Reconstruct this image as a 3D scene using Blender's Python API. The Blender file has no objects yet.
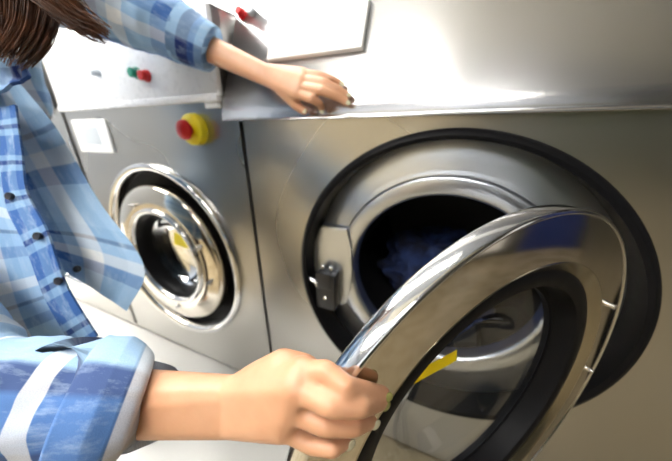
import bpy, bmesh, math, random
from mathutils import Vector, Matrix, noise
V = Vector
PI = math.pi
SC = bpy.context.scene
COL = SC.collection
RISE = 0.64            # the machines were measured from the drum centre; the floor lies this far below it
random.seed(7)

# measured places on the person (metres, from the centre of the open drum)
PT = {
  'r_shoulder': (-0.7601, -0.5570, 0.2537),
  'r_elbow': (-0.4602, -0.5593, 0.0951),
  'r_cuff': (-0.2657, -0.4812, 0.0944),
  'r_wrist': [(-0.1524, -0.4530, 0.1368), (-0.1506, -0.4608, 0.1085)],
  'r_fing': {'index': [(-0.0774, -0.4442, 0.1864), (-0.0573, -0.4434, 0.1969), (-0.0398, -0.4467, 0.1940), (-0.0187, -0.4203, 0.1668)], 'middle': [(-0.0774, -0.4537, 0.1810), (-0.0469, -0.4572, 0.1839), (-0.0287, -0.4475, 0.1798), (-0.0194, -0.4226, 0.1590)], 'ring': [(-0.0818, -0.4591, 0.1622), (-0.0520, -0.4578, 0.1605), (-0.0338, -0.4474, 0.1550), (-0.0254, -0.4281, 0.1403)], 'pinky': [(-0.0885, -0.4622, 0.1402), (-0.0638, -0.4606, 0.1337), (-0.0457, -0.4583, 0.1380), (-0.0403, -0.4457, 0.1306)]},
  'r_thumb': [(-0.1290, -0.4440, 0.1547), (-0.1008, -0.4386, 0.1809), (-0.0827, -0.4329, 0.1799), (-0.0666, -0.4267, 0.1660)],
  'l_shoulder': (-0.8492, -0.2227, 0.6878),
  'l_elbow': (-0.7034, -0.1128, 0.6210),
  'l_cuff': (-0.5365, -0.0389, 0.5300),
  'l_wrist': [(-0.4011, -0.0275, 0.4811), (-0.3988, -0.0338, 0.4611)],
  'l_fing': {'pinky': [(-0.3138, -0.0193, 0.4696), (-0.2714, -0.0247, 0.4620), (-0.2474, -0.0195, 0.4538), (-0.2308, -0.0125, 0.4446)], 'ring': [(-0.3095, -0.0320, 0.4550), (-0.2572, -0.0360, 0.4456), (-0.2297, -0.0301, 0.4339), (-0.2119, -0.0217, 0.4230)], 'middle': [(-0.3105, -0.0400, 0.4415), (-0.2567, -0.0468, 0.4304), (-0.2293, -0.0363, 0.4192), (-0.2114, -0.0280, 0.4082)], 'index': [(-0.3152, -0.0455, 0.4284), (-0.2766, -0.0526, 0.4168), (-0.2650, -0.0411, 0.4079), (-0.2650, -0.0330, 0.3990)]},
  'l_thumb': [(-0.3698, -0.0321, 0.4498), (-0.3412, -0.0398, 0.4265), (-0.3235, -0.0387, 0.4086), (-0.3075, -0.0340, 0.3966)],
  'flap': [[(-0.8510, -0.3296, 0.4408), (-0.8181, -0.3084, 0.4546), (-0.8107, -0.2879, 0.4669)], [(-0.7771, -0.3648, 0.3341), (-0.7462, -0.3259, 0.3499), (-0.7216, -0.2879, 0.3705)], [(-0.6915, -0.3876, 0.2436), (-0.6515, -0.3443, 0.2460), (-0.6130, -0.3061, 0.2383)], [(-0.6404, -0.3978, 0.1922), (-0.5673, -0.3627, 0.1672), (-0.5067, -0.3172, 0.1251)], [(-0.5968, -0.4028, 0.1471), (-0.5488, -0.3859, 0.1070), (-0.5030, -0.3676, 0.0589)]],
  'front': [[(-0.8750, -0.4452, 0.4732), (-0.7681, -0.3772, 0.4884), (-0.7057, -0.3627, 0.3995)], [(-0.8143, -0.4961, 0.3439), (-0.7107, -0.4374, 0.3413), (-0.6300, -0.4031, 0.2789)], [(-0.7515, -0.5521, 0.2008), (-0.6591, -0.4843, 0.2037), (-0.5665, -0.4190, 0.2006)], [(-0.7349, -0.5722, 0.0810), (-0.6315, -0.5102, 0.0859), (-0.5235, -0.4335, 0.1204)], [(-0.7312, -0.5904, -0.0208), (-0.6063, -0.5193, -0.0175), (-0.4814, -0.4381, 0.0367)]],
  'placket': [[(-0.7007, -0.3665, 0.3992), (-0.6719, -0.3476, 0.4065)], [(-0.6670, -0.3888, 0.3383), (-0.6377, -0.3731, 0.3376)], [(-0.6371, -0.4159, 0.2731), (-0.6054, -0.3961, 0.2794)], [(-0.5777, -0.4301, 0.2033), (-0.5523, -0.4091, 0.2193)], [(-0.5354, -0.4454, 0.1249), (-0.5113, -0.4252, 0.1404)], [(-0.4980, -0.4503, 0.0454), (-0.4705, -0.4273, 0.0638)]],
  'buttons': [(-0.6178, -0.4142, 0.2728), (-0.5587, -0.4200, 0.2174), (-0.5176, -0.4304, 0.1543)],
  'flap_button': (-0.5650, -0.3897, 0.1433),
  'collar': [[(-0.7373, -0.3632, 0.4601), (-0.6872, -0.3351, 0.4714), (-0.6753, -0.3143, 0.4795)], [(-0.7136, -0.3840, 0.4135), (-0.6651, -0.3555, 0.4275), (-0.6470, -0.3258, 0.4496)]],
  'knee': (-0.7139, -0.5010, -0.3824),
  'neck': (-0.8748, -0.3260, 0.6402),
  'head': (-0.8529, -0.3246, 0.7852),
  'hair_a': [(-0.7456, -0.3296, 0.7678), (-0.6788, -0.3223, 0.6575), (-0.6221, -0.3019, 0.5886), (-0.6154, -0.3181, 0.5161), (-0.6567, -0.3467, 0.4667)],
  'hair_b': [(-0.7456, -0.3296, 0.7678), (-0.6605, -0.3290, 0.6498), (-0.5627, -0.3086, 0.5640), (-0.5341, -0.2901, 0.5211), (-0.5087, -0.2654, 0.4961)],
  'hair_c': [(-0.7456, -0.3296, 0.7678), (-0.6979, -0.3460, 0.6504), (-0.6502, -0.3346, 0.5704), (-0.6475, -0.3490, 0.5064), (-0.6629, -0.3622, 0.4647)],
}


# ------------------------------------------------------------------ materials
def srgb(r, g, b):
    f = lambda c: (c/255/12.92) if c/255 <= .04045 else ((c/255+.055)/1.055)**2.4
    return (f(r), f(g), f(b), 1)

class NT:
    def __init__(s, name):
        s.m = bpy.data.materials.new(name); s.m.use_nodes = True
        s.t = s.m.node_tree; s.n = s.t.nodes; s.l = s.t.links
        s.p = s.n['Principled BSDF']; s.out = s.n['Material Output']
    def new(s, typ, **kw):
        n = s.n.new(typ)
        for k, v in kw.items():
            if k in n.inputs: n.inputs[k].default_value = v
            else: setattr(n, k, v)
        return n
    def link(s, a, b): s.l.new(a, b)
    def ramp(s, fac, stops, mode='LINEAR'):
        r = s.n.new('ShaderNodeValToRGB'); cr = r.color_ramp; cr.interpolation = mode
        rgba = lambda c: c if isinstance(c, tuple) else (c, c, c, 1)
        cr.elements.remove(cr.elements[1])
        cr.elements[0].position = stops[0][0]; cr.elements[0].color = rgba(stops[0][1])
        for p, c in stops[1:]: cr.elements.new(p).color = rgba(c)
        s.link(fac, r.inputs[0]); s.last = r; return r.outputs[0]
    def noise(s, scale, detail=4, vec=None, stretch=None, rough=.55):
        n = s.new('ShaderNodeTexNoise'); n.inputs['Scale'].default_value = scale
        n.inputs['Detail'].default_value = detail; n.inputs['Roughness'].default_value = rough
        if vec is None: vec = s.new('ShaderNodeTexCoord').outputs['Object']
        if stretch:
            mp = s.new('ShaderNodeMapping'); mp.inputs['Scale'].default_value = stretch
            s.link(vec, mp.inputs[0]); vec = mp.outputs[0]
        s.link(vec, n.inputs['Vector']); return n.outputs[0]
    def bump(s, h, strength, dist=.001):
        b = s.new('ShaderNodeBump'); b.inputs['Strength'].default_value = strength; b.inputs['Distance'].default_value = dist
        s.link(h, b.inputs['Height']); s.link(b.outputs[0], s.p.inputs['Normal'])
    def mix(s, fac, a, b, mode='MIX'):
        m = s.new('ShaderNodeMix'); m.data_type = 'RGBA'; m.blend_type = mode
        for i, v in ((0, fac), (6, a), (7, b)):
            if hasattr(v, 'is_output'): s.link(v, m.inputs[i])
            else: m.inputs[i].default_value = v
        return m.outputs[2]

def plain(name, col, rough=.5, metal=0., bump=0, bscale=60, **kw):
    t = NT(name); t.p.inputs['Base Color'].default_value = col
    t.p.inputs['Roughness'].default_value = rough; t.p.inputs['Metallic'].default_value = metal
    for k, v in kw.items(): t.p.inputs[k].default_value = v
    if bump:
        t.bump(t.noise(bscale), bump)
    else:
        t.link(t.ramp(t.noise(bscale, 2), [(0, max(0, rough-.04)), (1, min(1, rough+.04))]), t.p.inputs['Roughness'])
    return t.m

def steel(name, col, r0, r1, brush=(3, 3, 160), bump=.06, scratch=.5):
    t = NT(name); t.p.inputs['Metallic'].default_value = 1
    a = t.noise(1, 3, stretch=brush)
    b = t.noise(1.5, 1)
    c = t.mix(.3, a, b)
    t.link(t.ramp(b, [(.2, r0), (.8, r1)]), t.p.inputs['Roughness'])
    # wear: fine pale rub marks and grime
    w = t.noise(26, 6, stretch=(1, 1, 1), rough=.7)
    cc = t.ramp(w, [(.28, tuple(x*(1-.14*scratch) for x in col[:3])+(1,)), (.5, col), (.74, tuple(min(1, x*(1+.12*scratch)) for x in col[:3])+(1,))])
    if scratch: t.link(cc, t.p.inputs['Base Color'])
    else: t.p.inputs['Base Color'].default_value = col
    if bump: t.bump(c, bump, .0004)
    return t.m

M = {}
M['front'] = steel('stainless_front', (.48, .47, .445, 1), .25, .33, bump=0, scratch=0)
M['panel'] = steel('stainless_panel', (.58, .58, .59, 1), .22, .30, brush=(3, 160, 160), bump=0, scratch=0)
M['ring'] = steel('stainless_ring', (.62, .655, .72, 1), .28, .36, brush=(8, 8, 8), bump=0, scratch=0)
M['rim'] = steel('polished_rim', (.72, .72, .72, 1), .07, .15, brush=(12, 12, 12), bump=.03, scratch=.35)
M['disc'] = steel('polished_disc', (.66, .61, .53, 1), .06, .14, brush=(8, 8, 8), bump=.05, scratch=.5)
M['lip'] = steel('bronze_lip', (.42, .38, .30, 1), .16, .26, brush=(12, 12, 12), bump=.02)
M['side'] = steel('grey_side', (.40, .40, .39, 1), .38, .5, bump=.03)
M['rubber'] = plain('black_rubber', (.007, .007, .008, 1), .42, **{'Specular IOR Level': .07})
M['plastic'] = plain('black_plastic', (.012, .012, .014, 1), .35)
M['drum_black'] = plain('dark_drum', (.014, .014, .016, 1), .5)  # drum inside and ribs, one even near-black
M['drumlip'] = steel('drum_lip', (.5, .52, .56, 1), .18, .28, brush=(20, 20, 20), bump=0)
M['enamel'] = plain('white_enamel', (.90, .90, .92, 1), .28)
M['card'] = plain('white_plate', (.92, .92, .92, 1), .3)
M['screen'] = plain('grey_screen', (.74, .77, .80, 1), .22)
M['greyprint'] = plain('grey_print', (.50, .54, .58, 1), .4)
M['yellow'] = plain('yellow_label', srgb(235, 215, 20), .4)
M['red'] = plain('red_button', srgb(215, 28, 30), .3)
M['green'] = plain('green_button', srgb(0, 150, 120), .3)
M['chrome'] = plain('chrome', (.85, .85, .86, 1), .12, 1.)
M['plinth'] = plain('grey_plinth', (.50, .48, .44, 1), .6, bump=.2, bscale=30)
M['pad'] = plain('white_floor_strip', (.86, .85, .82, 1), .4, bscale=8)
M['wall'] = plain('white_wall', (.88, .88, .86, 1), .7, bump=.1, bscale=40)
M['tan'] = plain('tan_wall', srgb(176, 162, 132), .7, bump=.1, bscale=30)
M['olive'] = plain('olive_wall', srgb(58, 56, 46), .7)
M['refl_green'] = plain('green_reflection', srgb(12, 40, 20), .5)
M['refl_duct'] = plain('cream_reflection', srgb(240, 236, 218), .5)
M['refl_navy'] = plain('navy_reflection', srgb(20, 40, 100), .4)
M['refl_cool'] = plain('cool_reflection', (.62, .67, .74, 1), .7)
M['bluewall'] = plain('blue_grey_wall', (.30, .33, .38, 1), .7)
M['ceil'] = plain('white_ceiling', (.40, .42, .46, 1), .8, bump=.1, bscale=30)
M['thread'] = plain('button_black', (.02, .02, .025, 1), .35)

def floor_mat():
    t = NT('pale_floor')
    a = t.noise(3, 6)
    t.link(t.ramp(a, [(.3, srgb(138, 126, 102)), (.7, srgb(160, 147, 122))]), t.p.inputs['Base Color'])
    t.link(t.ramp(t.noise(9, 4), [(.3, .18), (.7, .38)]), t.p.inputs['Roughness'])
    return t.m
M['floor'] = floor_mat()

def skin_mat():
    t = NT('skin')
    a = t.noise(14, 4); b = t.noise(420, 3)
    t.link(t.ramp(a, [(.3, srgb(198, 146, 112)), (.7, srgb(216, 166, 132))]), t.p.inputs['Base Color'])
    t.p.inputs['Roughness'].default_value = .42
    t.p.inputs['Subsurface Weight'].default_value = .12
    t.p.inputs['Subsurface Radius'].default_value = (.012, .004, .002)
    t.p.inputs['Subsurface Scale'].default_value = .5
    t.bump(b, .25, .0004)
    return t.m
M['skin'] = skin_mat()
M['nail'] = plain('pale_nail', srgb(214, 208, 178), .18)
M['nail_green'] = plain('olive_nail', srgb(150, 146, 84), .2)
M['eye'] = plain('eye_white', (.85, .85, .83, 1), .2)
M['lips'] = plain('lips', srgb(176, 92, 84), .4)
M['shoe'] = plain('white_canvas', (.75, .75, .73, 1), .7, bump=.2, bscale=200)
M['denim'] = plain('dark_trousers', srgb(62, 52, 46), .8, bump=.3, bscale=220)

def hair_mat():
    t = NT('brown_hair')
    a = t.noise(40, 3)
    t.link(t.ramp(a, [(.3, srgb(40, 22, 14)), (.75, srgb(112, 66, 38))]), t.p.inputs['Base Color'])
    t.p.inputs['Roughness'].default_value = .38
    return t.m
M['hair'] = hair_mat()

def plaid(name, ustops, vstops, uper, vper, uw=.5, u0=0., v0=0., fade=.5, dark=1.):
    t = NT(name)
    uv = t.new('ShaderNodeUVMap').outputs[0]
    sx = t.new('ShaderNodeSeparateXYZ'); 
    wob = t.noise(9, 3)
    t.link(uv, sx.inputs[0])
    def band(sock, per, off, stops):
        a = t.new('ShaderNodeMath', operation='MULTIPLY_ADD'); a.inputs[1].default_value = 1/per; a.inputs[2].default_value = off
        t.link(sock, a.inputs[0])
        f = t.new('ShaderNodeMath', operation='FRACT'); t.link(a.outputs[0], f.inputs[0])
        st = []
        for i, (p, c) in enumerate(stops):      # soft-edged bands
            if i: st.append((p-.006, stops[i-1][1])); st.append((p+.006, c))
            else: st.append((0, c))
        return t.ramp(f.outputs[0], st)
    cu = band(sx.outputs[0], uper, u0, ustops); cv = band(sx.outputs[1], vper, v0, vstops)
    fm = t.new('ShaderNodeMath', operation='MULTIPLY'); fm.inputs[1].default_value = 1-uw     # how strongly each cross band covers
    t.link(t.last.outputs[1], fm.inputs[0])
    c = t.mix(fm.outputs[0], cu, cv)
    wash = t.noise(1, 6, vec=uv, stretch=(80, 24, 1), rough=.65)
    w2 = t.ramp(wash, [(.50, 0.), (.70, fade*.8)])
    c = t.mix(w2, c, srgb(196, 215, 232))
    # weave
    wv = t.noise(1, 2, vec=uv, stretch=(900, 900, 1))
    c = t.mix(t.ramp(wv, [(.35, .18), (.6, 0.)]), c, srgb(60, 85, 130))
    t.link(c, t.p.inputs['Base Color'])
    t.p.inputs['Roughness'].default_value = .85
    t.bump(wv, .35, .0006)
    return t.m
LIGHT, MID, NAVY, WHITE, PALE = srgb(160, 194, 226), srgb(58, 104, 172), srgb(8, 36, 104), srgb(240, 242, 242), srgb(140, 178, 214)
_a, _b, _c = (V(PT[k]) for k in ('r_shoulder', 'r_elbow', 'r_cuff'))
SLEEVE_V = .64-((_a-_b).length*1.06+.76*(_c-_b).length)/.095
US = [(0, LIGHT), (.035, NAVY), (.088, MID), (.20, NAVY), (.235, MID), (.33, LIGHT)]
VS = [(0, PALE), (.42, WHITE), (.60, PALE), (.86, MID)]
PV, WV = PALE[:3]+(.15,), WHITE[:3]+(.62,)
M['plaid'] = plaid('plaid_sleeve', US, [(0, PV), (.40, WV), (.62, PV)], .54, .095, 0, v0=SLEEVE_V, fade=.45)
M['plaid_cuff'] = plaid('plaid_cuff', US, [(0, PV), (.45, WV)], .42, .115, 0, v0=.0, fade=.45)
M['plaid_arm'] = plaid('plaid_far_sleeve', [(0, LIGHT), (.35, MID), (.62, LIGHT), (.8, WHITE)], [(0, PALE), (.4, MID), (.62, PALE), (.78, WHITE)], .14, .13, .5)
M['plaid_arm_cuff'] = plaid('plaid_far_cuff', [(0, LIGHT), (.40, NAVY), (.72, LIGHT)], [(0, PALE), (.25, NAVY), (.55, MID), (.72, PALE)], .16, .075, .5)
FS = [(0, LIGHT), (.36, MID), (.50, LIGHT), (.62, WHITE), (.80, PALE)]
M['plaid_flap'] = plaid('plaid_flap', FS, [(0, LIGHT), (.40, PALE), (.52, NAVY), (.57, LIGHT), (.70, WHITE), (.84, MID)], .15, .20, .5, v0=.0, u0=.25)
M['plaid_front'] = plaid('plaid_front', FS, [(0, PALE), (.3, WHITE), (.45, LIGHT), (.62, NAVY), (.67, PALE), (.85, MID)], .13, .15, .5)
M['placket'] = plaid('plaid_placket', [(0, MID), (.5, PALE)], [(0, MID), (.35, PALE), (.5, NAVY), (.62, PALE), (.8, MID)], .03, .07, .35, fade=.7)

def glass_mat(name, ior):
    t = NT(name)
    tr = t.new('ShaderNodeBsdfTransparent'); tr.inputs[0].default_value = (.90, .93, .95, 1)
    gl = t.new('ShaderNodeBsdfGlossy'); gl.inputs['Roughness'].default_value = .05; gl.inputs[0].default_value = (.95, .97, 1, 1)
    fr = t.new('ShaderNodeFresnel'); fr.inputs[0].default_value = ior
    mx = t.new('ShaderNodeMixShader')
    sm = t.noise(7, 4)
    ro = t.ramp(sm, [(.3, .03), (.7, .10)]); t.link(ro, gl.inputs['Roughness'])
    t.link(fr.outputs[0], mx.inputs[0]); t.link(tr.outputs[0], mx.inputs[1]); t.link(gl.outputs[0], mx.inputs[2])
    t.link(mx.outputs[0], t.out.inputs[0]); return t.m
M['glass'] = glass_mat('door_glass', 1.62); M['glass_dark'] = glass_mat('closed_door_glass', 1.38)

def lamp_mat(strength, col=(1, .97, .92, 1)):
    t = NT('lamp_tube'); t.p.inputs['Base Color'].default_value = (.9, .9, .9, 1)
    t.p.inputs['Emission Color'].default_value = col; t.p.inputs['Emission Strength'].default_value = strength
    return t.m
M['lamp'] = lamp_mat(40)

def cloth_dark():
    t = NT('navy_laundry'); a = t.noise(18, 4)
    t.link(t.ramp(a, [(.35, srgb(10, 16, 40)), (.65, srgb(34, 54, 104))]), t.p.inputs['Base Color'])
    t.p.inputs['Roughness'].default_value = .85; t.bump(t.noise(300), .3); return t.m
M['laundry'] = cloth_dark()

# ------------------------------------------------------------------ building helpers
ORIGIN = {}
def smooth(me, ang=38):
    bm = bmesh.new(); bm.from_mesh(me)
    for f in bm.faces: f.smooth = True
    for e in bm.edges:
        if len(e.link_faces) == 2 and e.calc_face_angle(0) > math.radians(ang): e.smooth = False
    bm.to_mesh(me); bm.free()

def empty(name, loc, label, cat, group=None):
    o = bpy.data.objects.new(name, None); COL.objects.link(o); o.location = loc
    o.empty_display_size = .1
    o['label'] = label; o['category'] = cat
    if group: o['group'] = group
    ORIGIN[o.name] = V(loc); return o

def obj(name, bm, mat, parent=None, origin=None, ang=38, label=None):
    """link a bmesh given in scene coordinates as ONE mesh object"""
    bmesh.ops.recalc_face_normals(bm, faces=bm.faces)
    me = bpy.data.meshes.new(name)
    og = V(origin) if origin is not None else (ORIGIN[parent.name] if parent else V((0, 0, 0)))
    for v in bm.verts: v.co -= og
    bm.to_mesh(me); bm.free(); smooth(me, ang)
    me.materials.append(M[mat] if isinstance(mat, str) else mat)
    o = bpy.data.objects.new(name, me); COL.objects.link(o)
    if parent:
        o.parent = parent
        o.location = og - ORIGIN[parent.name]
    else: o.location = og
    ORIGIN[o.name] = og
    if label: o['label'] = label
    return o

def tag(o, label=None, cat=None, group=None, kind=None):
    for k, v in (('label', label), ('category', cat), ('group', group), ('kind', kind)):
        if v: o[k] = v
    return o

def box(bm, lo, hi, bev=0., seg=2):
    lo, hi = V(lo), V(hi); c = (lo+hi)/2; s = hi-lo
    r = bmesh.ops.create_cube(bm, size=1, matrix=Matrix.Translation(c) @ Matrix.Diagonal((*s, 1)))
    if bev:
        es = list({e for v in r['verts'] for e in v.link_edges})
        bmesh.ops.bevel(bm, geom=es, offset=bev, segments=seg, affect='EDGES', profile=.5)
    return bm

def obox(bm, c, ax, half, bev=0.):
    """box with axes ax (3 unit vectors) and half sizes"""
    m = Matrix((ax[0], ax[1], ax[2])).transposed().to_4x4()
    m.translation = c
    r = bmesh.ops.create_cube(bm, size=2, matrix=m @ Matrix.Diagonal((*half, 1)))
    if bev:
        es = list({e for v in r['verts'] for e in v.link_edges})
        bmesh.ops.bevel(bm, geom=es, offset=bev, segments=2, affect='EDGES', profile=.5)

def lathe(bm, prof, mat4, n=128, closed=False):
    """revolve (r, y) profile about the local y axis"""
    rings = []
    for r, y in prof:
        if r < 1e-6: rings.append([bm.verts.new(mat4 @ V((0, y, 0)))])
        else: rings.append([bm.verts.new(mat4 @ V((r*math.cos(2*PI*k/n), y, r*math.sin(2*PI*k/n)))) for k in range(n)])
    pairs = list(zip(rings, rings[1:]))
    if closed: pairs.append((rings[-1], rings[0]))
    for a, b in pairs:
        for k in range(n):
            k2 = (k+1) % n
            q = [a[k % len(a)], a[k2 % len(a)], b[k2 % len(b)], b[k % len(b)]]
            q = list(dict.fromkeys(q))
            if len(q) > 2: bm.faces.new(q)
    return bm

def cyl(bm, p, q, r, n=20, r2=None, bev=True):
    p, q = V(p), V(q); d = (q-p); L = d.length; d.normalize()
    rot = V((0, 1, 0)).rotation_difference(d).to_matrix().to_4x4(); rot.translation = p
    r2 = r if r2 is None else r2; b = min(r, L)*.12 if bev else 0
    lathe(bm, [(0, 0), (r-b, 0), (r, b), (r2, L-b), (r2-b, L), (0, L)], rot, n)

def plate_hole(bm, x0, x1, z0, z1, cx, cz, r, y, depth, n=160):
    """flat front with a round hole, and the hole's wall"""
    angs = sorted({round(2*PI*k/n, 6) for k in range(n)} | {round(math.atan2(z-cz, x-cx) % (2*PI), 6) for x in (x0, x1) for z in (z0, z1)})
    inn, out, back = [], [], []
    for a in angs:
        c, s = math.cos(a), math.sin(a)
        t = min(((x1-cx)/c if c > 1e-9 else (x0-cx)/c if c < -1e-9 else 1e9), ((z1-cz)/s if s > 1e-9 else (z0-cz)/s if s < -1e-9 else 1e9))
        inn.append(bm.verts.new((cx+r*c, y, cz+r*s))); out.append(bm.verts.new((cx+t*c, y, cz+t*s)))
        back.append(bm.verts.new((cx+r*c, y+depth, cz+r*s)))
    m = len(angs)
    for k in range(m):
        j = (k+1) % m
        bm.faces.new((inn[k], inn[j], out[j], out[k])); bm.faces.new((inn[k], back[k], back[j], inn[j]))
    return bm

def catmull(pts, n):
    pts = [V(p) for p in pts]
    if len(pts) == 2: return [pts[0].lerp(pts[1], i/n) for i in range(n+1)]
    P = [pts[0]*2-pts[1]] + pts + [pts[-1]*2-pts[-2]]; out = []
    segs = len(pts)-1
    for i in range(n+1):
        u = i/n*segs; k = min(int(u), segs-1); t = u-k
        a, b, c, d = P[k:k+4]
        out.append(.5*((2*b)+(c-a)*t+(2*a-5*b+4*c-d)*t*t+(3*b-a-3*c+d)*t**3))
    return out

def lerp_list(vals, u):
    x = u*(len(vals)-1); k = min(int(x), len(vals)-2); return vals[k]+(vals[k+1]-vals[k])*(x-k)

def tube(bm, pts, radii, n=40, seg=40, up=(0, 0, 1), disp=None, ends=True, squash=1., uvscale=1., shear=None):
    uvl = bm.loops.layers.uv.verify()
    path = catmull(pts, seg); L = [0]
    for a, b in zip(path, path[1:]): L.append(L[-1]+(b-a).length)
    rings = []; up = V(up); rm = sum(radii)/len(radii)
    for i, p in enumerate(path):
        t = (path[min(i+1, seg)]-path[max(i-1, 0)]).normalized()
        e1 = (up-t*up.dot(t)).normalized(); e2 = t.cross(e1)
        r = lerp_list(radii, i/seg); ring = []
        for k in range(n):
            a = 2*PI*k/n; rr = r
            if disp: rr += disp(a, L[i], i/seg)
            off = e1*math.cos(a)*rr+e2*math.sin(a)*rr*squash
            if shear: off = off+t*(shear[1]+(shear[2]-shear[1])*i/seg)*off.dot(shear[0])
            ring.append(bm.verts.new(p+off))
        rings.append(ring)
    for i in range(seg):
        for k in range(n):
            k2 = (k+1) % n
            f = bm.faces.new((rings[i][k], rings[i][k2], rings[i+1][k2], rings[i+1][k]))
            for lp, (kk, ii) in zip(f.loops, ((k, i), (k+1, i), (k+1, i+1), (k, i+1))):
                lp[uvl].uv = (kk/n*2*PI*rm*uvscale, L[ii]*uvscale)
    if ends:
        for ring in (rings[0], rings[-1]):
            c = bm.verts.new(sum((v.co for v in ring), V())/n)
            for k in range(n): bm.faces.new((ring[k], ring[(k+1) % n], c))
    return rings

def sheet(bm, rows, nu, nv, thick, disp=None):
    """a cloth panel through rows of points, with thickness and uv in metres"""
    uvl = bm.loops.layers.uv.verify()
    cols = [catmull(r, nu) for r in rows]
    grid = [catmull([c[i] for c in cols], nv) for i in range(nu+1)]     # grid[i][j]
    W = max(sum((grid[i+1][j]-grid[i][j]).length for i in range(nu)) for j in (0, nv//2, nv)); H = sum((grid[nu//2][j+1]-grid[nu//2][j]).length for j in range(nv))
    def nor(i, j):
        a = grid[min(i+1, nu)][j]-grid[max(i-1, 0)][j]; b = grid[i][min(j+1, nv)]-grid[i][max(j-1, 0)]
        return a.cross(b).normalized()
    A, B = [], []
    for i in range(nu+1):
        ra, rb = [], []
        for j in range(nv+1):
            nn = nor(i, j); d = disp(i/nu, j/nv) if disp else 0
            ra.append(bm.verts.new(grid[i][j]+nn*(d+thick/2))); rb.append(bm.verts.new(grid[i][j]+nn*(d-thick/2)))
        A.append(ra); B.append(rb)
    def face(vs, ij):
        f = bm.faces.new(vs)
        for lp, (i, j) in zip(f.loops, ij): lp[uvl].uv = (i/nu*W, j/nv*H)
    for i in range(nu):
        for j in range(nv):
            q = [(i, j), (i+1, j), (i+1, j+1), (i, j+1)]
            for G in (A, B): face([G[a][b] for a, b in q], q)
    for i in range(nu):
        for j in (0, nv): face([A[i][j], A[i+1][j], B[i+1][j], B[i][j]], [(i, j), (i+1, j), (i+1, j), (i, j)])
    for j in range(nv):
        for i in (0, nu): face([A[i][j], A[i][j+1], B[i][j+1], B[i][j]], [(i, j), (i, j+1), (i, j+1), (i, j)])
    return grid

def hull(bm, spheres, sub=2):
    """smooth lump: the convex hull of some spheres"""
    tb = bmesh.new(); pts = []
    for p, r in spheres:
        ib = bmesh.new(); bmesh.ops.create_icosphere(ib, subdivisions=sub, radius=r, matrix=Matrix.Translation(V(p)))
        pts += [v.co.copy() for v in ib.verts]; ib.free()
    vs = [tb.verts.new(p) for p in pts]
    bmesh.ops.convex_hull(tb, input=vs)
    bmesh.ops.delete(tb, geom=[v for v in tb.verts if not v.link_faces], context='VERTS')
    me = bpy.data.meshes.new('hull'); tb.to_mesh(me); tb.free(); bm.from_mesh(me); bpy.data.meshes.remove(me)

def chain(bm, pts, radii, sub=2):
    for (a, ra), (b, rb) in zip(zip(pts, radii), zip(pts[1:], radii[1:])): hull(bm, [(a, ra), (b, rb)], sub)

def remeshed(bm, voxel, iters=6, fac=.5):
    """melt overlapping lumps into one continuous skin"""
    me = bpy.data.meshes.new('lump'); bm.to_mesh(me); bm.free()
    o = bpy.data.objects.new('lump', me); COL.objects.link(o)
    m = o.modifiers.new('r', 'REMESH'); m.mode = 'VOXEL'; m.voxel_size = voxel; m.adaptivity = 0
    s = o.modifiers.new('s', 'SMOOTH'); s.factor = fac; s.iterations = iters
    ev = o.evaluated_get(bpy.context.evaluated_depsgraph_get())
    bm = bmesh.new(); bm.from_mesh(ev.to_mesh()); ev.to_mesh_clear()
    bpy.data.objects.remove(o); bpy.data.meshes.remove(me)
    return bm

def copy_tree(o, parent=None, shift=None):
    c = o.copy(); COL.objects.link(c)
    if parent: c.parent = parent
    if shift: c.location = o.location+V(shift)
    for ch in list(o.children): copy_tree(ch, c)
    return c

I4 = Matrix.Identity(4)
FLOOR = -RISE

# ------------------------------------------------------------------ the room
X0, X1, Y0, Y1, ZC = -4.2, 2.4, -3.1, 1.15, 2.15
def struct(name, lo, hi, mat):
    o = obj(name, box(bmesh.new(), lo, hi), mat, origin=((lo[0]+hi[0])/2, (lo[1]+hi[1])/2, lo[2])); o['kind'] = 'structure'; return o
pad = struct('trim_1', (X0, -.50, FLOOR), (-.32, Y1, FLOOR+.004), 'pad')  # white strip laid over the floor, left part only
struct('floor', (X0, Y0, FLOOR-.1), (X1, Y1, FLOOR), 'floor')
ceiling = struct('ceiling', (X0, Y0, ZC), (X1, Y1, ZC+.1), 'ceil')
refl_duct = obj('reflection_duct', box(bmesh.new(), (-1.9, -.98, ZC-.22), (X1, -.50, ZC), .01), 'refl_duct', ceiling); refl_duct['kind'] = 'structure'  # added for the pale band it reflects in the sloping control panel
struct('wall_back', (X0, Y1, FLOOR), (X1, Y1+.1, ZC), 'wall')
struct('wall_front', (X0, Y0-.1, FLOOR), (X1, Y0, ZC), 'tan')
struct('wall_left', (X0-.1, Y0, FLOOR), (X0, Y1, ZC), 'bluewall')
struct('wall_right', (X1, Y0, FLOOR), (X1+.1, Y1, ZC), 'olive')
obj('reflection_board', box(bmesh.new(), (-.2, Y0-.001, FLOOR), (.59, Y0+.03, 1.15), .004), 'olive', bpy.data.objects['wall_front'])['kind'] = 'structure'  # invented dark board behind the camera, darkens what the steel reflects
for q0, q1 in ((.60, 2.3),): obj('reflection_panel', box(bmesh.new(), (q0, Y0-.001, FLOOR+.35), (q1, Y0+.02, .95), .004), 'refl_green', bpy.data.objects['wall_front'])['kind'] = 'structure'  # invented green board, unseen, there for the steel front to reflect
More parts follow.
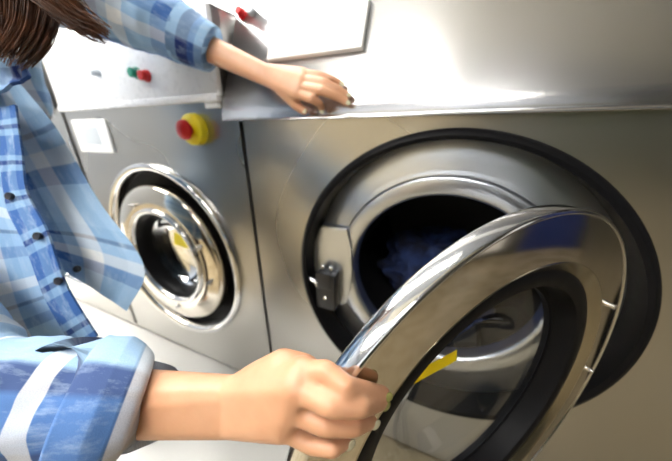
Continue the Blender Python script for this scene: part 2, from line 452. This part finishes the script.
for x0, x1, y in ((-3.6, -2.15, -1.35), (-1.95, -.45, -1.35), (-.75, .75, -2.15), (-1.95, -.45, .35), (-3.6, -2.15, .35)):  # the third is an unseen fill, added to light the hanging shirt flap
    wd_ = .30 if x0 < -2 else .16
    f = box(bmesh.new(), (x0, y-wd_, ZC-.05), (x1, y+wd_, ZC+.001), .008)
    fx = obj('ceiling_lamp_or_fill', f, 'enamel', ceiling); fx['kind'] = 'structure'
    d = box(bmesh.new(), (x0+.03, y-wd_+.03, ZC-.062), (x1-.03, y+wd_-.03, ZC-.045), .004)
    obj('lamp_diffuser', d, 'lamp', fx)

struct('reflection_door', (X1-.04, .50, FLOOR), (X1+.001, 1.0, 1.42), 'refl_navy')  # invented navy door, unseen, a dark blue patch for the open door's reflections
struct('reflection_post', (X1-.06, .36, FLOOR), (X1+.001, .48, 1.5), 'olive')  # added dark post, out of view, only for reflections
struct('reflection_plate', (X1-.03, -.1, FLOOR+.1), (X1+.001, .30, 1.2), 'card')  # added pale plate, out of view, a light patch in the reflections
struct('reflection_band', (X0, Y0-.001, 1.15), (X1, Y0+.015, ZC), 'refl_cool')  # added cool band high on the wall, turns the dish reflection bluish
# ------------------------------------------------------------------ the big open washer
washer = empty('washing_machine', (0, .45, FLOOR), 'large stainless steel washing machine with its round door swung open', 'washing machine')
WX0, WX1, ZB, ZT = -.510, .515, -.557, .383
b = bmesh.new(); plate_hole(b, WX0, WX1, ZB, ZT+.02, 0, 0, .342, 0, .05)
obj('front_panel', b, 'front', washer)
b = bmesh.new()
for lo, hi in (((WX0, .0005, ZB), (WX0+.004, .95, ZT+.05)), ((WX1-.004, .0005, ZB), (WX1, .95, ZT+.05)), ((WX0, .946, ZB), (WX1, .95, ZT+.05)), ((WX0, .05, ZB), (WX1, .95, ZB+.004))): box(b, lo, hi)
obj('cabinet', b, 'side', washer)
b = bmesh.new(); box(b, (WX0+.03, .05, FLOOR), (WX1-.03, .92, ZB), .004); obj('plinth', b, 'plinth', washer)
# control panel: a sloping hood whose lower edge is folded over
AL = math.radians(67); PD = V((0, math.cos(AL), math.sin(AL))); PN = V((0, -math.sin(AL), math.cos(AL))); P0 = V((0, -.03, .383))
PX0, PX1 = -.556, .56
prof = [V((0, .0, .381)), V((0, -.022, .381)), V((0, -.0262, .3822))]
for k in range(7):
    t = k/6; s_ = .004+.030*t
    prof.append(P0+PD*s_-PN*.0060*(1-t)**2)
for s_ in (.08, .15, .24, .32): prof.append(P0+PD*s_)
top = P0+PD*.33+V((0, .012, 0)); prof += [top, V((0, .95, top.z))]
b = bmesh.new(); rows = []
for x in (PX0, PX0+.002, PX1-.002, PX1):
    rows.append([b.verts.new((x, p.y+(.002 if x in (PX0, PX1) else 0), p.z)) for p in prof])
for r0, r1 in zip(rows, rows[1:]):
    for k in range(len(prof)-1): b.faces.new((r0[k], r0[k+1], r1[k+1], r1[k]))
for r in (rows[0], rows[-1]):
    bk = b.verts.new((r[0].co.x, .95, .381))
    b.faces.new(r+[bk])
control = obj('control_panel', b, 'panel', washer, ang=60)
def pan(x, s, h): return V((x, 0, 0))+P0+PD*s+PN*h
AX = (V((1, 0, 0)), PD, PN)
b = bmesh.new(); obox(b, pan(-.311, .183, .007), AX, (.115, .052, .006), .002)
plate = obj('display_plate', b, 'card', control, label='white raised plate')
b = bmesh.new(); obox(b, pan(-.295, .190, .0135), AX, (.078, .032, .0008)); obj('display_window', b, 'screen', plate)
b = bmesh.new(); cyl(b, pan(-.531, .263, -.001), pan(-.531, .263, .006), .013); cyl(b, pan(-.531, .263, .006), pan(-.531, .263, .018), .010)
obj('stop_button', b, 'red', control, label='red push button')
b = bmesh.new(); cyl(b, pan(-.500, .263, -.001), pan(-.500, .263, .012), .010)
obj('start_button', b, 'greyprint', control, label='grey push button')
# black ring round the opening
b = bmesh.new(); lathe(b, [(.341, .064), (.3395, .060), (.3395, -.004), (.340, -.012), (.348, -.015), (.355, -.012), (.360, -.004), (.360, .001)], I4, 160)
obj('rubber_ring', b, 'rubber', washer)
# dished stainless surround
b = bmesh.new(); lathe(b, [(.3397, .058), (.330, .0565), (.315, .054), (.295, .0505), (.280, .0485), (.272, .0475), (.2680, .046), (.2655, .046), (.2630, .041), (.259, .039), (.232, .041), (.226, .043), (.2215, .049), (.2200, .058), (.2215, .085)], I4, 160)
surround = obj('door_surround', b, 'ring', washer, ang=50)
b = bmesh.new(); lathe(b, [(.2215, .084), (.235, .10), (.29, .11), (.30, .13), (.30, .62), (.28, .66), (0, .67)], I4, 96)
drum = obj('drum', b, 'drum_black', washer)
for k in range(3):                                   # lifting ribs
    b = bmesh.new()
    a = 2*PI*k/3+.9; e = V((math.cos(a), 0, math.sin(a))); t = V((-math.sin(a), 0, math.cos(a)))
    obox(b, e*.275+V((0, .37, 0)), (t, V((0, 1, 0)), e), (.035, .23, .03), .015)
    obj('drum_rib', b, 'drum_black', drum)
# latch: a flat tab on the surround with a black lock and a pin
b = bmesh.new()
tabpts = [(-.318, .114), (-.236, .118), (-.226, .06), (-.222, 0), (-.228, -.07), (-.245, -.125), (-.300, -.135), (-.330, -.085), (-.343, -.01), (-.340, .05)]
lo = [b.verts.new((x, .062, zz)) for x, zz in tabpts]; hi = [b.verts.new((x*.995, .030, zz*.98)) for x, zz in tabpts]
b.faces.new(hi); b.faces.new(lo)
for k in range(len(lo)): b.faces.new((lo[k], lo[(k+1) % len(lo)], hi[(k+1) % len(lo)], hi[k]))
bmesh.ops.bevel(b, geom=[e for e in b.edges], offset=.003, segments=2, affect='EDGES')
tab = obj('latch_tab', b, 'ring', surround)
b = bmesh.new(); box(b, (-.318, -.006, -.128), (-.258, .032, -.012), .006); box(b, (-.314, -.010, -.058), (-.268, .0, -.008), .004)
lock = obj('door_lock', b, 'plastic', washer, label='black door lock')
b = bmesh.new(); cyl(b, (-.352, .002, -.036), (-.312, .000, -.050), .0052); cyl(b, (-.316, .0, -.049), (-.303, .0, -.053), .010)
obj('lock_pin', b, 'chrome', lock, label='steel pin')
for p, q in (((-.300, .012, -.012), (-.300, .012, .006)), ((-.276, .012, -.012), (-.276, .012, .006)), ((-.288, -.002, -.088), (-.288, -.0085, -.088))):
    b = bmesh.new(); cyl(b, p, q, .005); obj('lock_screw', b, 'chrome', lock)

# the open door
TH = 0.86778; DC = V((0.1001, -0.2662, -0.0013))
DM = Matrix.Translation(DC) @ Matrix.Rotation(TH, 4, 'Z')
def dl(x, y, zz): return DM @ V((x, y, zz))
b = bmesh.new()
lathe(b, [(.225, .022), (.278, .0225), (.284, .0222), (.2868, .0205), (.2870, .012), (.2868, .004), (.2850, .0006), (.2830, .0004), (.262, -.0005), (.240, -.001), (.2285, -.0005)], DM, 192)
door = obj('door', b, 'disc', washer, ang=24)
# the rim band is polished brighter than the disc: its own part
b = bmesh.new()
lathe(b, [(.280, .0228), (.2872, .0226), (.2886, .0212), (.2892, .0195), (.2892, .0020), (.2886, .0004), (.2868, -.0010), (.2850, -.0012), (.2836, -.0006), (.2830, .0006)], DM, 192)
obj('door_rim', b, 'rim', door, ang=50)
b = bmesh.new(); lathe(b, [(.2298, .004), (.2296, -.0006), (.2285, -.0012), (.2272, -.0004), (.2152, .0082), (.2140, .0100), (.2140, .02)], DM, 192)
obj('window_lip', b, 'lip', door)
b = bmesh.new(); lathe(b, [(.2148, .0095), (.2120, .0078), (.205, .0072), (.197, .0078), (.1925, .0105), (.1895, .020), (.1875, .038), (.1860, .0405), (.180, .041), (.180, .050), (.2225, .050), (.2240, .024)], DM, 192)
obj('window_gasket', b, 'rubber', door)
b = bmesh.new(); lathe(b, [(.1865, .0425), (.150, .0428), (.128, .0440), (.118, .052), (.108, .068), (.09, .078), (.05, .084), (0, .085)], DM, 128)
win = obj('window_glass', b, 'glass', door, ang=70)
b = bmesh.new()
gp = [(0, .0425), (.2, .0425)]
def gy(r):
    for (r0, y0), (r1, y1) in zip(gp, gp[1:]):
        if r <= r1: return y0+(y1-y0)*(r-r0)/(r1-r0)
    return .0425
LQ = [V(p) for p in ((-.114, .077, 0), (-.096, .0985, 0), (-.044, .102, 0), (-.041, .082, 0))]
rr = []
for i in range(13):
    row = []
    for j in range(5):
        p = LQ[0].lerp(LQ[3], i/12).lerp(LQ[1].lerp(LQ[2], i/12), j/4)
        row.append(b.verts.new(dl(p.x, gy(math.hypot(p.x, p.y))-.0012, p.y)))
    rr.append(row)
for p, q in zip(rr, rr[1:]):
    for j in range(4): b.faces.new((p[j], p[j+1], q[j+1], q[j]))
sol = bmesh.ops.solidify(b, geom=list(b.faces), thickness=.0006)
obj('window_label', b, 'yellow', win, label='yellow sticker')
for u, zz in ((.219, .112), (.243, -.028), (.12, -.215)):
    b = bmesh.new(); cyl(b, dl(u, .002, zz), dl(u, -.009, zz), .0042, 16)
    obj('door_bolt', b, 'chrome', door)
b = bmesh.new(); lathe(b, [(.2225, .030), (.2225, .0262), (.281, .0262), (.284, .0218), (.2225, .0218)], DM, 128); obj('door_backing', b, 'rubber', door)
# hinge
b = bmesh.new()
hp = DC+Matrix.Rotation(TH, 3, 'Z') @ V((.288, .018, 0))
for zz in (-.07, .07): obox(b, hp+V((-.004, .03, zz)), (V((1, 0, 0)), V((0, 1, 0)), V((0, 0, 1))), (.006, .028, .018), .002)
cyl(b, hp+V((-.006, .006, -.1)), hp+V((-.006, .006, .1)), .006)
obj('door_hinge', b, 'rim', washer)

# laundry in the drum
b = bmesh.new(); bmesh.ops.create_icosphere(b, subdivisions=5, radius=1)
for v in b.verts:
    p = v.co.copy()
    d = 1+.30*noise.noise(p*2.1+V((3, 1, 7)))+.16*noise.noise(p*5.3)+.09*abs(noise.noise(p*10.))
    v.co = V((p.x*.19*d-.02, p.y*.17*d+.36, p.z*.14*d-.125))
    rad = math.hypot(v.co.x, v.co.z)
    if rad > .296: v.co.x *= .296/rad; v.co.z *= .296/rad
tag(obj('garment', b, 'laundry', origin=(-.02, .36, -.25)), 'crumpled navy blue garment lying inside the open drum', 'garment')

# ------------------------------------------------------------------ the smaller closed washer, and the one beyond it
LX0, LX1, LC, LZT = -1.356, -.523, V((-0.9404, 0, -0.0810)), .441
w2 = empty('washing_machine', ((LX0+LX1)/2, .45, FLOOR), 'closed stainless washing machine with white control panel between two others', 'washing machine')
LM = Matrix.Translation(LC)
b = bmesh.new(); plate_hole(b, LX0, LX1, ZB, LZT, LC.x, LC.z, .322, 0, .04)
obj('front_panel', b, 'front', w2)
b = bmesh.new()
for lo, hi in (((LX0, .0005, ZB), (LX0+.004, .9, .63)), ((LX1-.004, .0005, ZB), (LX1, .9, .375)), ((-.568, .001, .37), (-.564, .9, .632)), ((LX0, .896, ZB), (-.564, .9, .63)), ((LX0, .001, .628), (-.564, .9, .632)), ((LX0, .04, ZB), (LX1, .9, ZB+.004)), ((-.566, .001, .371), (LX1, .9, .375))): box(b, lo, hi)
obj('cabinet', b, 'side', w2)
b = bmesh.new(); box(b, (LX0+.03, .05, FLOOR), (LX1-.03, .87, ZB), .004); obj('plinth', b, 'plinth', w2)
b = bmesh.new(); box(b, (LX0, -.012, LZT), (-.564, .03, .632), .004); box(b, (LX0, -.016, LZT-.012), (-.570, .01, LZT+.006), .003)
cp2 = obj('control_panel', b, 'enamel', w2, label='white enamel control panel')
for nm, x, zz, mat, lb in (('start_button', -.859, .513, 'green', 'green push button'), ('stop_button', -.819, .503, 'red', 'red push button'), ('pilot_light', -.612, .596, 'yellow', 'yellow pilot light'), ('key_switch', -1.046, .527, 'greyprint', 'small grey key switch')):
    rb = .0125 if nm != 'key_switch' else .008
    b = bmesh.new(); cyl(b, (x, -.011, zz), (x, -.018, zz), rb+.003); cyl(b, (x, -.018, zz), (x, -.034, zz), rb)
    obj(nm, b, mat, cp2, label=lb)
b = bmesh.new(); cyl(b, (-.840, -.011, .507), (-.840, -.022, .507), .012); obj('button_spacer', b, 'card', cp2)
# emergency stop
b = bmesh.new(); lathe(b, [(0, 0), (.040, 0), (.043, -.006), (.041, -.022), (.034, -.027), (0, -.027)], Matrix.Translation((-.676, 0, .362)), 40)
es = obj('emergency_stop', b, 'yellow', w2, label='yellow emergency stop housing')
b = bmesh.new(); cyl(b, (-.676, -.026, .362), (-.676, -.036, .362), .015); lathe(b, [(0, -.034), (.020, -.034), (.026, -.040), (.025, -.048), (.018, -.053), (0, -.055)], Matrix.Translation((-.676, 0, .362)), 40)
obj('stop_knob', b, 'red', es, label='red mushroom knob')
# data card
b = bmesh.new(); box(b, (-1.318, -.006, .288), (-1.105, .001, .400), .002)
dc = obj('data_card', b, 'card', w2, label='white data card')
b = bmesh.new(); box(b, (-1.265, -.0072, .315), (-1.160, -.0055, .375)); obj('card_print', b, 'greyprint', dc)
b = bmesh.new(); box(b, (-.626, -.006, .414), (-.577, .001, .432), .001); obj('sticker', b, 'card', w2, label='small white sticker')  # small white patch below the panel's right end
# flange, recess and closed door
b = bmesh.new(); lathe(b, [(.342, .001), (.342, -.008), (.338, -.015), (.330, -.018), (.320, -.014), (.314, -.004), (.312, .03)], LM, 128)
obj('door_flange', b, 'rim', w2, ang=50)
b = bmesh.new(); lathe(b, [(.321, .012), (.310, .028), (.285, .045), (.25, .055), (.2, .06)], LM, 128)
obj('door_recess', b, 'rubber', w2)
b = bmesh.new()
lathe(b, [(.225, .04), (.262, .035), (.268, .020), (.268, -.010), (.264, -.018), (.258, -.020), (.220, -.026), (.192, -.028), (.186, -.026), (.182, -.022)], LM, 128)
d2 = obj('door', b, 'disc', w2, ang=50)
b = bmesh.new(); lathe(b, [(.190, -.020), (.190, -.030), (.186, -.036), (.178, -.037), (.171, -.032), (.168, -.020)], LM, 128); obj('window_lip', b, 'rim', d2, ang=60)
b = bmesh.new(); lathe(b, [(.170, -.024), (.160, -.020), (.148, .000), (.140, .020), (.138, .05)], LM, 128); obj('window_gasket', b, 'rubber', d2)
b = bmesh.new(); lathe(b, [(.142, .022), (.138, .024), (.130, .036), (.118, .052), (.09, .066), (.04, .073), (0, .074)], LM, 96)
g2 = obj('window_glass', b, 'glass_dark', d2, ang=70)
b = bmesh.new(); lathe(b, [(.2, .058), (.2, .13), (.26, .14), (.26, .55), (0, .57)], LM, 64); obj('drum', b, 'drum_black', w2)
b = bmesh.new(); obox(b, LC+V((.050, .021, .058)), (V((.8, .0, -.06)).normalized(), V((.25, 0, .8)).normalized(), V((0, -1, 0))), (.044, .026, .0012)); obj('window_label', b, 'yellow', g2, label='yellow sticker')
for x, zz in ((.203, .079), (.216, -.053), (-.212, .004), (-.1, .19), (0, -.215)):
    b = bmesh.new(); cyl(b, LC+V((x, -.02, zz)), LC+V((x, -.030, zz)), .011, 6, bev=False); cyl(b, LC+V((x, -.03, zz)), LC+V((x, -.040, zz)), .006, 16)
    obj('door_bolt', b, 'chrome', d2)
b = bmesh.new(); box(b, LC+V((-.335, -.012, -.03)), LC+V((-.255, .03, .03)), .006); obj('door_hinge', b, 'rim', w2)
w3 = copy_tree(w2, shift=(-.860, 0, 0))
for ch in list(w3.children):
    if ch.name.startswith('emergency_stop'):
        for q in list(ch.children)+[ch]: bpy.data.objects.remove(q)
w3['label'] = 'farthest washing machine, mostly hidden behind the blue plaid shirt'

# ------------------------------------------------------------------ the person
person = empty('person', (-.98, -.42, FLOOR), 'person in blue plaid shirt opening the round door with the right hand', 'person')
rsh, rel, rcf = V(PT['r_shoulder']), V(PT['r_elbow']), V(PT['r_cuff'])
lsh, lel, lcf = V(PT['l_shoulder']), V(PT['l_elbow']), V(PT['l_cuff'])
neck, head = V(PT['neck']), V(PT['head'])
pel = [V((-1.10, -.36, .12)), V((-1.06, -.53, .10))]; wai = [V((-1.02, -.36, .28)), V((-1.01, -.50, .26))]; che = [V((-.98, -.31, .45)), V((-.90, -.47, .41))]
knR, anR, knL, anL = V(PT['knee']), V((-.90, -.50, FLOOR+.09)), V((-1.14, -.40, -.26)), V((-1.22, -.36, FLOOR+.09))
LV = {'index': (.0095, .0088, .0076, .0064), 'middle': (.0100, .0094, .0080, .0068), 'ring': (.0096, .0086, .0076, .0064), 'pinky': (.0086, .0074, .0066, .0056)}
SP = []
b = bmesh.new()
def hand(b, wrist, fing, thumb, ws, k=1.):
    w0, w1 = V(wrist[0]), V(wrist[1])
    mcp = [V(fing[f][0]) for f in ('index', 'middle', 'ring', 'pinky')]
    mr = [.0135*k, .0135*k, .0125*k, .0115*k]
    for i in range(3):
        hull(b, [(w0, ws), (w1, ws), (mcp[i], mr[i]), (mcp[i+1], mr[i+1])])
    for f in fing:
        chain(b, [V(p) for p in fing[f]], [r*k for r in LV[f]])
    t = [V(p) for p in thumb]
    chain(b, t, [.0150*k, .0125*k, .0105*k, .0085*k])
    hull(b, [(t[0], .015*k), (w0, ws*.9), (mcp[0], .012*k)])
    hull(b, [(t[1], .011*k), (t[0], .013*k), (mcp[0], .010*k)])
RW = [V(p) for p in PT['r_wrist']]; LW = [V(p) for p in PT['l_wrist']]
hand(b, PT['r_wrist'], PT['r_fing'], PT['r_thumb'], .0150)
hand(b, PT['l_wrist'], PT['l_fing'], PT['l_thumb'], .0135, 1.06)
def forearm(b, W, ws, cuff, el, rc, re):
    mid = (W[0]+W[1])/2; off = (W[0]-W[1])/2
    c0, c1 = cuff+off*.55, cuff-off*.55
    hull(b, [(W[0], ws), (W[1], ws), (c0, rc), (c1, rc)]); hull(b, [(c0, rc), (c1, rc), (el, re)])
forearm(b, RW, .0150, rcf, rel, .0265, .040); forearm(b, LW, .0135, lcf, lel, .0235, .036)
chain(b, [rel, rsh], [.040, .052]); chain(b, [lel, lsh], [.037, .050])
hull(b, [(rsh, .05), (che[1], .09), (neck, .05)], 3); hull(b, [(lsh, .045), (che[0], .08), (neck, .05)], 3)
hull(b, [(che[0], .10), (che[1], .10), (wai[0], .08), (wai[1], .08)], 3)
hull(b, [(pel[0], .10), (pel[1], .10), (wai[0], .08), (wai[1], .08)], 3)
chain(b, [neck, neck.lerp(head, .6)], [.05, .048])
# head, looking down at the door
look = (V((-.1, -.45, .1))-head).normalized(); hx = look; hy = V((0, 0, 1)).cross(hx).normalized(); hz = hx.cross(hy)
def H(x, y, zz): return head+hx*x+hy*y+hz*zz
hull(b, [(H(-.03, 0, .02), .090), (H(.02, 0, .03), .078), (H(.02, .0, -.03), .062)], 3)
hull(b, [(H(.03, .0, -.02), .062), (H(.055, 0, -.085), .026), (H(.02, .03, -.07), .025), (H(.02, -.03, -.07), .025)], 3)
chain(b, [H(.088, 0, .005), H(.110, 0, -.028)], [.008, .011]); 
for s in (-1, 1):
    hull(b, [(H(-.01, s*.084, .0), .010), (H(-.015, s*.092, .025), .009), (H(-.008, s*.086, -.028), .008)])
    chain(b, [H(.106, 0, -.032), H(.092, s*.014, -.034)], [.008, .007])
for kn, an, hp_, s in ((knR, anR, pel[1], 1), (knL, anL, pel[0], -1)):
    chain(b, [hp_, kn, an], [.088, .056, .036], 3)
    hull(b, [(an, .036), (an+V((.0, 0, -.05)), .034), (an+V((.15, 0, -.062)), .024)])
body = obj('body', remeshed(b, .0020, 13), 'skin', person, ang=180)
# face
for s in (-1, 1):
    e = bmesh.new(); bmesh.ops.create_icosphere(e, subdivisions=3, radius=.0125, matrix=Matrix.Translation(H(.081, s*.031, .002)))
    eye = obj('eye', e, 'eye', body)
    e = bmesh.new(); bmesh.ops.create_icosphere(e, subdivisions=2, radius=.006, matrix=Matrix.Translation(H(.0895, s*.031, .001))); obj('iris', e, 'hair', eye)
e = bmesh.new(); tube(e, [H(.088, -.024, -.060), H(.094, 0, -.062), H(.088, .024, -.060)], [.002, .006, .002], 12, 12); obj('mouth', e, 'lips', body)
# nails
def nail(tip, prev, out, mat, w=.0052, r=.0066):
    tip, prev = V(tip), V(prev); t = (tip-prev).normalized(); o_ = (V(out)-t*V(out).dot(t)).normalized(); s_ = t.cross(o_)
    m = Matrix((t, s_, o_)).transposed().to_4x4(); m.translation = tip+t*.0015+o_*r*.72
    e = bmesh.new(); bmesh.ops.create_uvsphere(e, u_segments=16, v_segments=10, radius=1, matrix=m @ Matrix.Diagonal((.0056, w, .0020, 1)))
    obj('fingernail', e, mat, body)
DN = V((math.sin(TH), -math.cos(TH), 0))
for f in ('index', 'middle', 'ring', 'pinky'):
    q = PT['r_fing'][f]; nail(q[3], q[2], DN+V((0, 0, .15)), 'nail_green' if f in ('index', 'middle') else 'nail', .0044, LV[f][3])
    q = PT['l_fing'][f]; nail(q[3], q[2], PN, 'nail', .0048, LV[f][3]*1.06)
for key, o_ in (('l_thumb', PN),): q = PT[key]; nail(q[3], q[2], o_, 'nail', .0056, .0085)

# clothes
shirt_o = None
def wr(seed, amp, fl=1.):
    def f(a, L, u):
        p = V((math.cos(a)*1.6, math.sin(a)*1.6, L*26*fl+seed))
        return amp*(noise.noise(p)+.55*noise.noise(p*2.3))*(.35+.65*min(1, 4*(1-u)))
    return f
b = bmesh.new()
hull(b, [(rsh, .074), (che[1], .115), (neck-V((.01, 0, .03)), .058)], 3); hull(b, [(lsh, .068), (che[0], .11), (neck-V((.01, 0, .03)), .058)], 3)
hull(b, [(che[0], .125), (che[1], .125), (wai[0], .115), (wai[1], .115)], 3)
hull(b, [(pel[0]-V((0, 0, .09)), .135), (pel[1]-V((0, 0, .09)), .135), (wai[0], .115), (wai[1], .115)], 3)
b = remeshed(b, .006, 8)
uvl = b.loops.layers.uv.verify()
for f in b.faces:
    for lp in f.loops:
        co_ = lp.vert.co; lp[uvl].uv = (co_.y+.5*co_.x, co_.z)
for v in b.verts:
    v.co += v.normal*.008*(noise.noise(v.co*9)+.5*noise.noise(v.co*21))
shirt = obj('shirt', b, 'plaid_front', person, ang=180)
# near sleeve and its turned-up cuff
fold = rel.lerp(rcf, .76)
b = bmesh.new(); tube(b, [rsh+(rsh-rel)*.06, rsh.lerp(rel, .5), rel, rel.lerp(rcf, .5), rel.lerp(rcf, .9)], [.084, .078, .070, .0640, .050], 72, 90, up=(.1, .2, 1), disp=wr(11, .0055))
obj('sleeve', b, 'plaid', shirt, ang=180)
b = bmesh.new()
ax = (rcf-rel).normalized(); sl = V((.0, .0, -.0))
tube(b, [fold-ax*.0125, fold-ax*.012, fold.lerp(rcf, .33), fold.lerp(rcf, .66), rcf-ax*.002, rcf, rcf-ax*.006], [.0600, .0675, .0660, .0590, .0480, .0385, .0240], 72, 90, up=(.1, .2, 1), shear=(V((.10, -.59, .80)), .6, .78), disp=lambda a, L, u: .0022*noise.noise(V((math.cos(a)*2, math.sin(a)*2, L*40))), ends=False)
obj('cuff', b, 'plaid_cuff', shirt, ang=180)
# far sleeve and cuff
lf = lel.lerp(lcf, .66); ax2 = (lcf-lel).normalized()
b = bmesh.new(); tube(b, [lsh+(lsh-lel)*.06, lsh.lerp(lel, .5), lel, lel.lerp(lcf, .5), lel.lerp(lcf, .8)], [.092, .088, .080, .064, .052], 64, 80, up=(0, -.3, 1), disp=wr(23, .006))
obj('sleeve', b, 'plaid_arm', shirt, ang=180)
b = bmesh.new(); tube(b, [lf, lf.lerp(lcf, .5), lcf-ax2*.002, lcf, lcf-ax2*.005], [.0590, .0530, .0475, .0450, .0235], 56, 40, up=(0, -.3, 1), disp=lambda a, L, u: .002*noise.noise(V((math.cos(a)*2, math.sin(a)*2, L*40))), ends=False)
obj('cuff', b, 'plaid_arm_cuff', shirt, ang=180)
def fold_disp(seed, amp):
    return lambda u, v: amp*(noise.noise(V((u*3+seed, v*2.2, seed)))+.5*noise.noise(V((u*7, v*5+seed, 1))))
b = bmesh.new(); sheet(b, PT['flap'], 40, 60, .003, fold_disp(2, .003)); obj('shirt_flap', b, 'plaid_flap', shirt, ang=60)
b = bmesh.new(); sheet(b, PT['front'], 40, 50, .003, fold_disp(5, .006)); obj('shirt_front', b, 'plaid_front', shirt, ang=60)
b = bmesh.new(); sheet(b, PT['placket'], 8, 60, .004, fold_disp(9, .002)); plk = obj('placket', b, 'placket', shirt, ang=60)
b = bmesh.new(); sheet(b, PT['collar'], 20, 12, .006, fold_disp(4, .008)); obj('collar', b, 'plaid_arm_cuff', shirt, ang=60)
cam_dir = V((.39, -.84, .37))
def button(p):
    p = V(p); m = V((0, 1, 0)).rotation_difference(cam_dir.normalized()).to_matrix().to_4x4(); m.translation = p
    e = bmesh.new(); lathe(e, [(0, -.003), (.0052, -.003), (.0060, 0), (.0056, .0018), (.0042, .0012), (0, .0010)], m, 24)
    obj('shirt_button', e, 'thread', shirt)
for p in PT['buttons']: button(p)
button(PT['flap_button'])
# trousers and shoes
b = bmesh.new(); hull(b, [(pel[0], .112), (pel[1], .112), (wai[0]-V((0, 0, .06)), .09), (wai[1]-V((0, 0, .06)), .09)], 3)
for kn, an, hp_ in ((knR, anR, pel[1]), (knL, anL, pel[0])): chain(b, [hp_, kn, an+V((0, 0, .02))], [.105, .074, .056], 3)
obj('trousers', remeshed(b, .008, 5), 'denim', person, ang=180)
for an in (anR, anL):
    b = bmesh.new(); hull(b, [(an+V((-.02, 0, -.03)), .044), (an+V((-.03, 0, -.045)), .044), (an+V((.10, 0, -.055)), .034), (an+V((.165, 0, -.060)), .029)], 3)
    obj('shoe', b, 'shoe', person, ang=60)
# hair
def lock(b, guide, r0, r1, n, seed):
    rnd = random.Random(seed); path = catmull(guide, 30)
    for k in range(n):
        a = rnd.uniform(0, 2*PI); q = math.sqrt(rnd.random()); ph = rnd.uniform(0, 6); e = rnd.uniform(.80, 1.0); wv = rnd.uniform(.002, .006)
        pts = []
        for i, p in enumerate(path[:int(31*e)]):
            u = i/30; t = (path[min(i+1, 30)]-path[max(i-1, 0)]).normalized()
            e1 = t.cross(V((.39, -.84, .37))).normalized(); e2 = t.cross(e1)
            r = (r0+(r1-r0)*u)*q
            pts.append(p+e1*(math.cos(a)*r+wv*math.sin(u*9+ph))+e2*(math.sin(a)*r*.7+wv*math.cos(u*7+ph)))
        tube(b, pts, [.0013, .0014, .0011, .0005], 5, 24, up=(.3, .5, .9), ends=False)
b = bmesh.new()
hull(b, [(H(-.045, 0, .03), .100), (H(-.02, 0, .045), .092), (H(-.06, 0, -.06), .075)], 3)
lock(b, PT['hair_a'], .060, .030, 300, 1); lock(b, PT['hair_b'], .040, .012, 260, 2); lock(b, PT['hair_c'], .050, .026, 220, 3)
obj('hair', b, 'hair', person, ang=180)

# ------------------------------------------------------------------ camera
cam = bpy.data.cameras.new('camera'); co = bpy.data.objects.new('camera', cam); COL.objects.link(co)
co.matrix_world = Matrix([[0.909457, -0.138233, 0.392147, 0.013874], [0.415532, 0.33582, -0.845315, -0.575114], [-0.01484, 0.931728, 0.362854, 0.367226], [0.0, 0.0, 0.0, 1.0]])
cam.sensor_width = 36; cam.lens = 270/672*36; cam.clip_start = .01
cam.dof.use_dof = True; cam.dof.focus_distance = .26; cam.dof.aperture_fstop = 3.6
SC.camera = co
# put the floor at zero
for o in SC.objects:
    if o.parent is None: o.location.z += RISE
wd = bpy.data.worlds.new('world'); SC.world = wd; wd.use_nodes = True
wd.node_tree.nodes['Background'].inputs[0].default_value = (.8, .85, .9, 1); wd.node_tree.nodes['Background'].inputs[1].default_value = .3
vs = SC.view_settings; vs.view_transform = 'Standard'; vs.look = 'None'; vs.gamma = 1; vs.use_curve_mapping = False; vs.exposure = .05
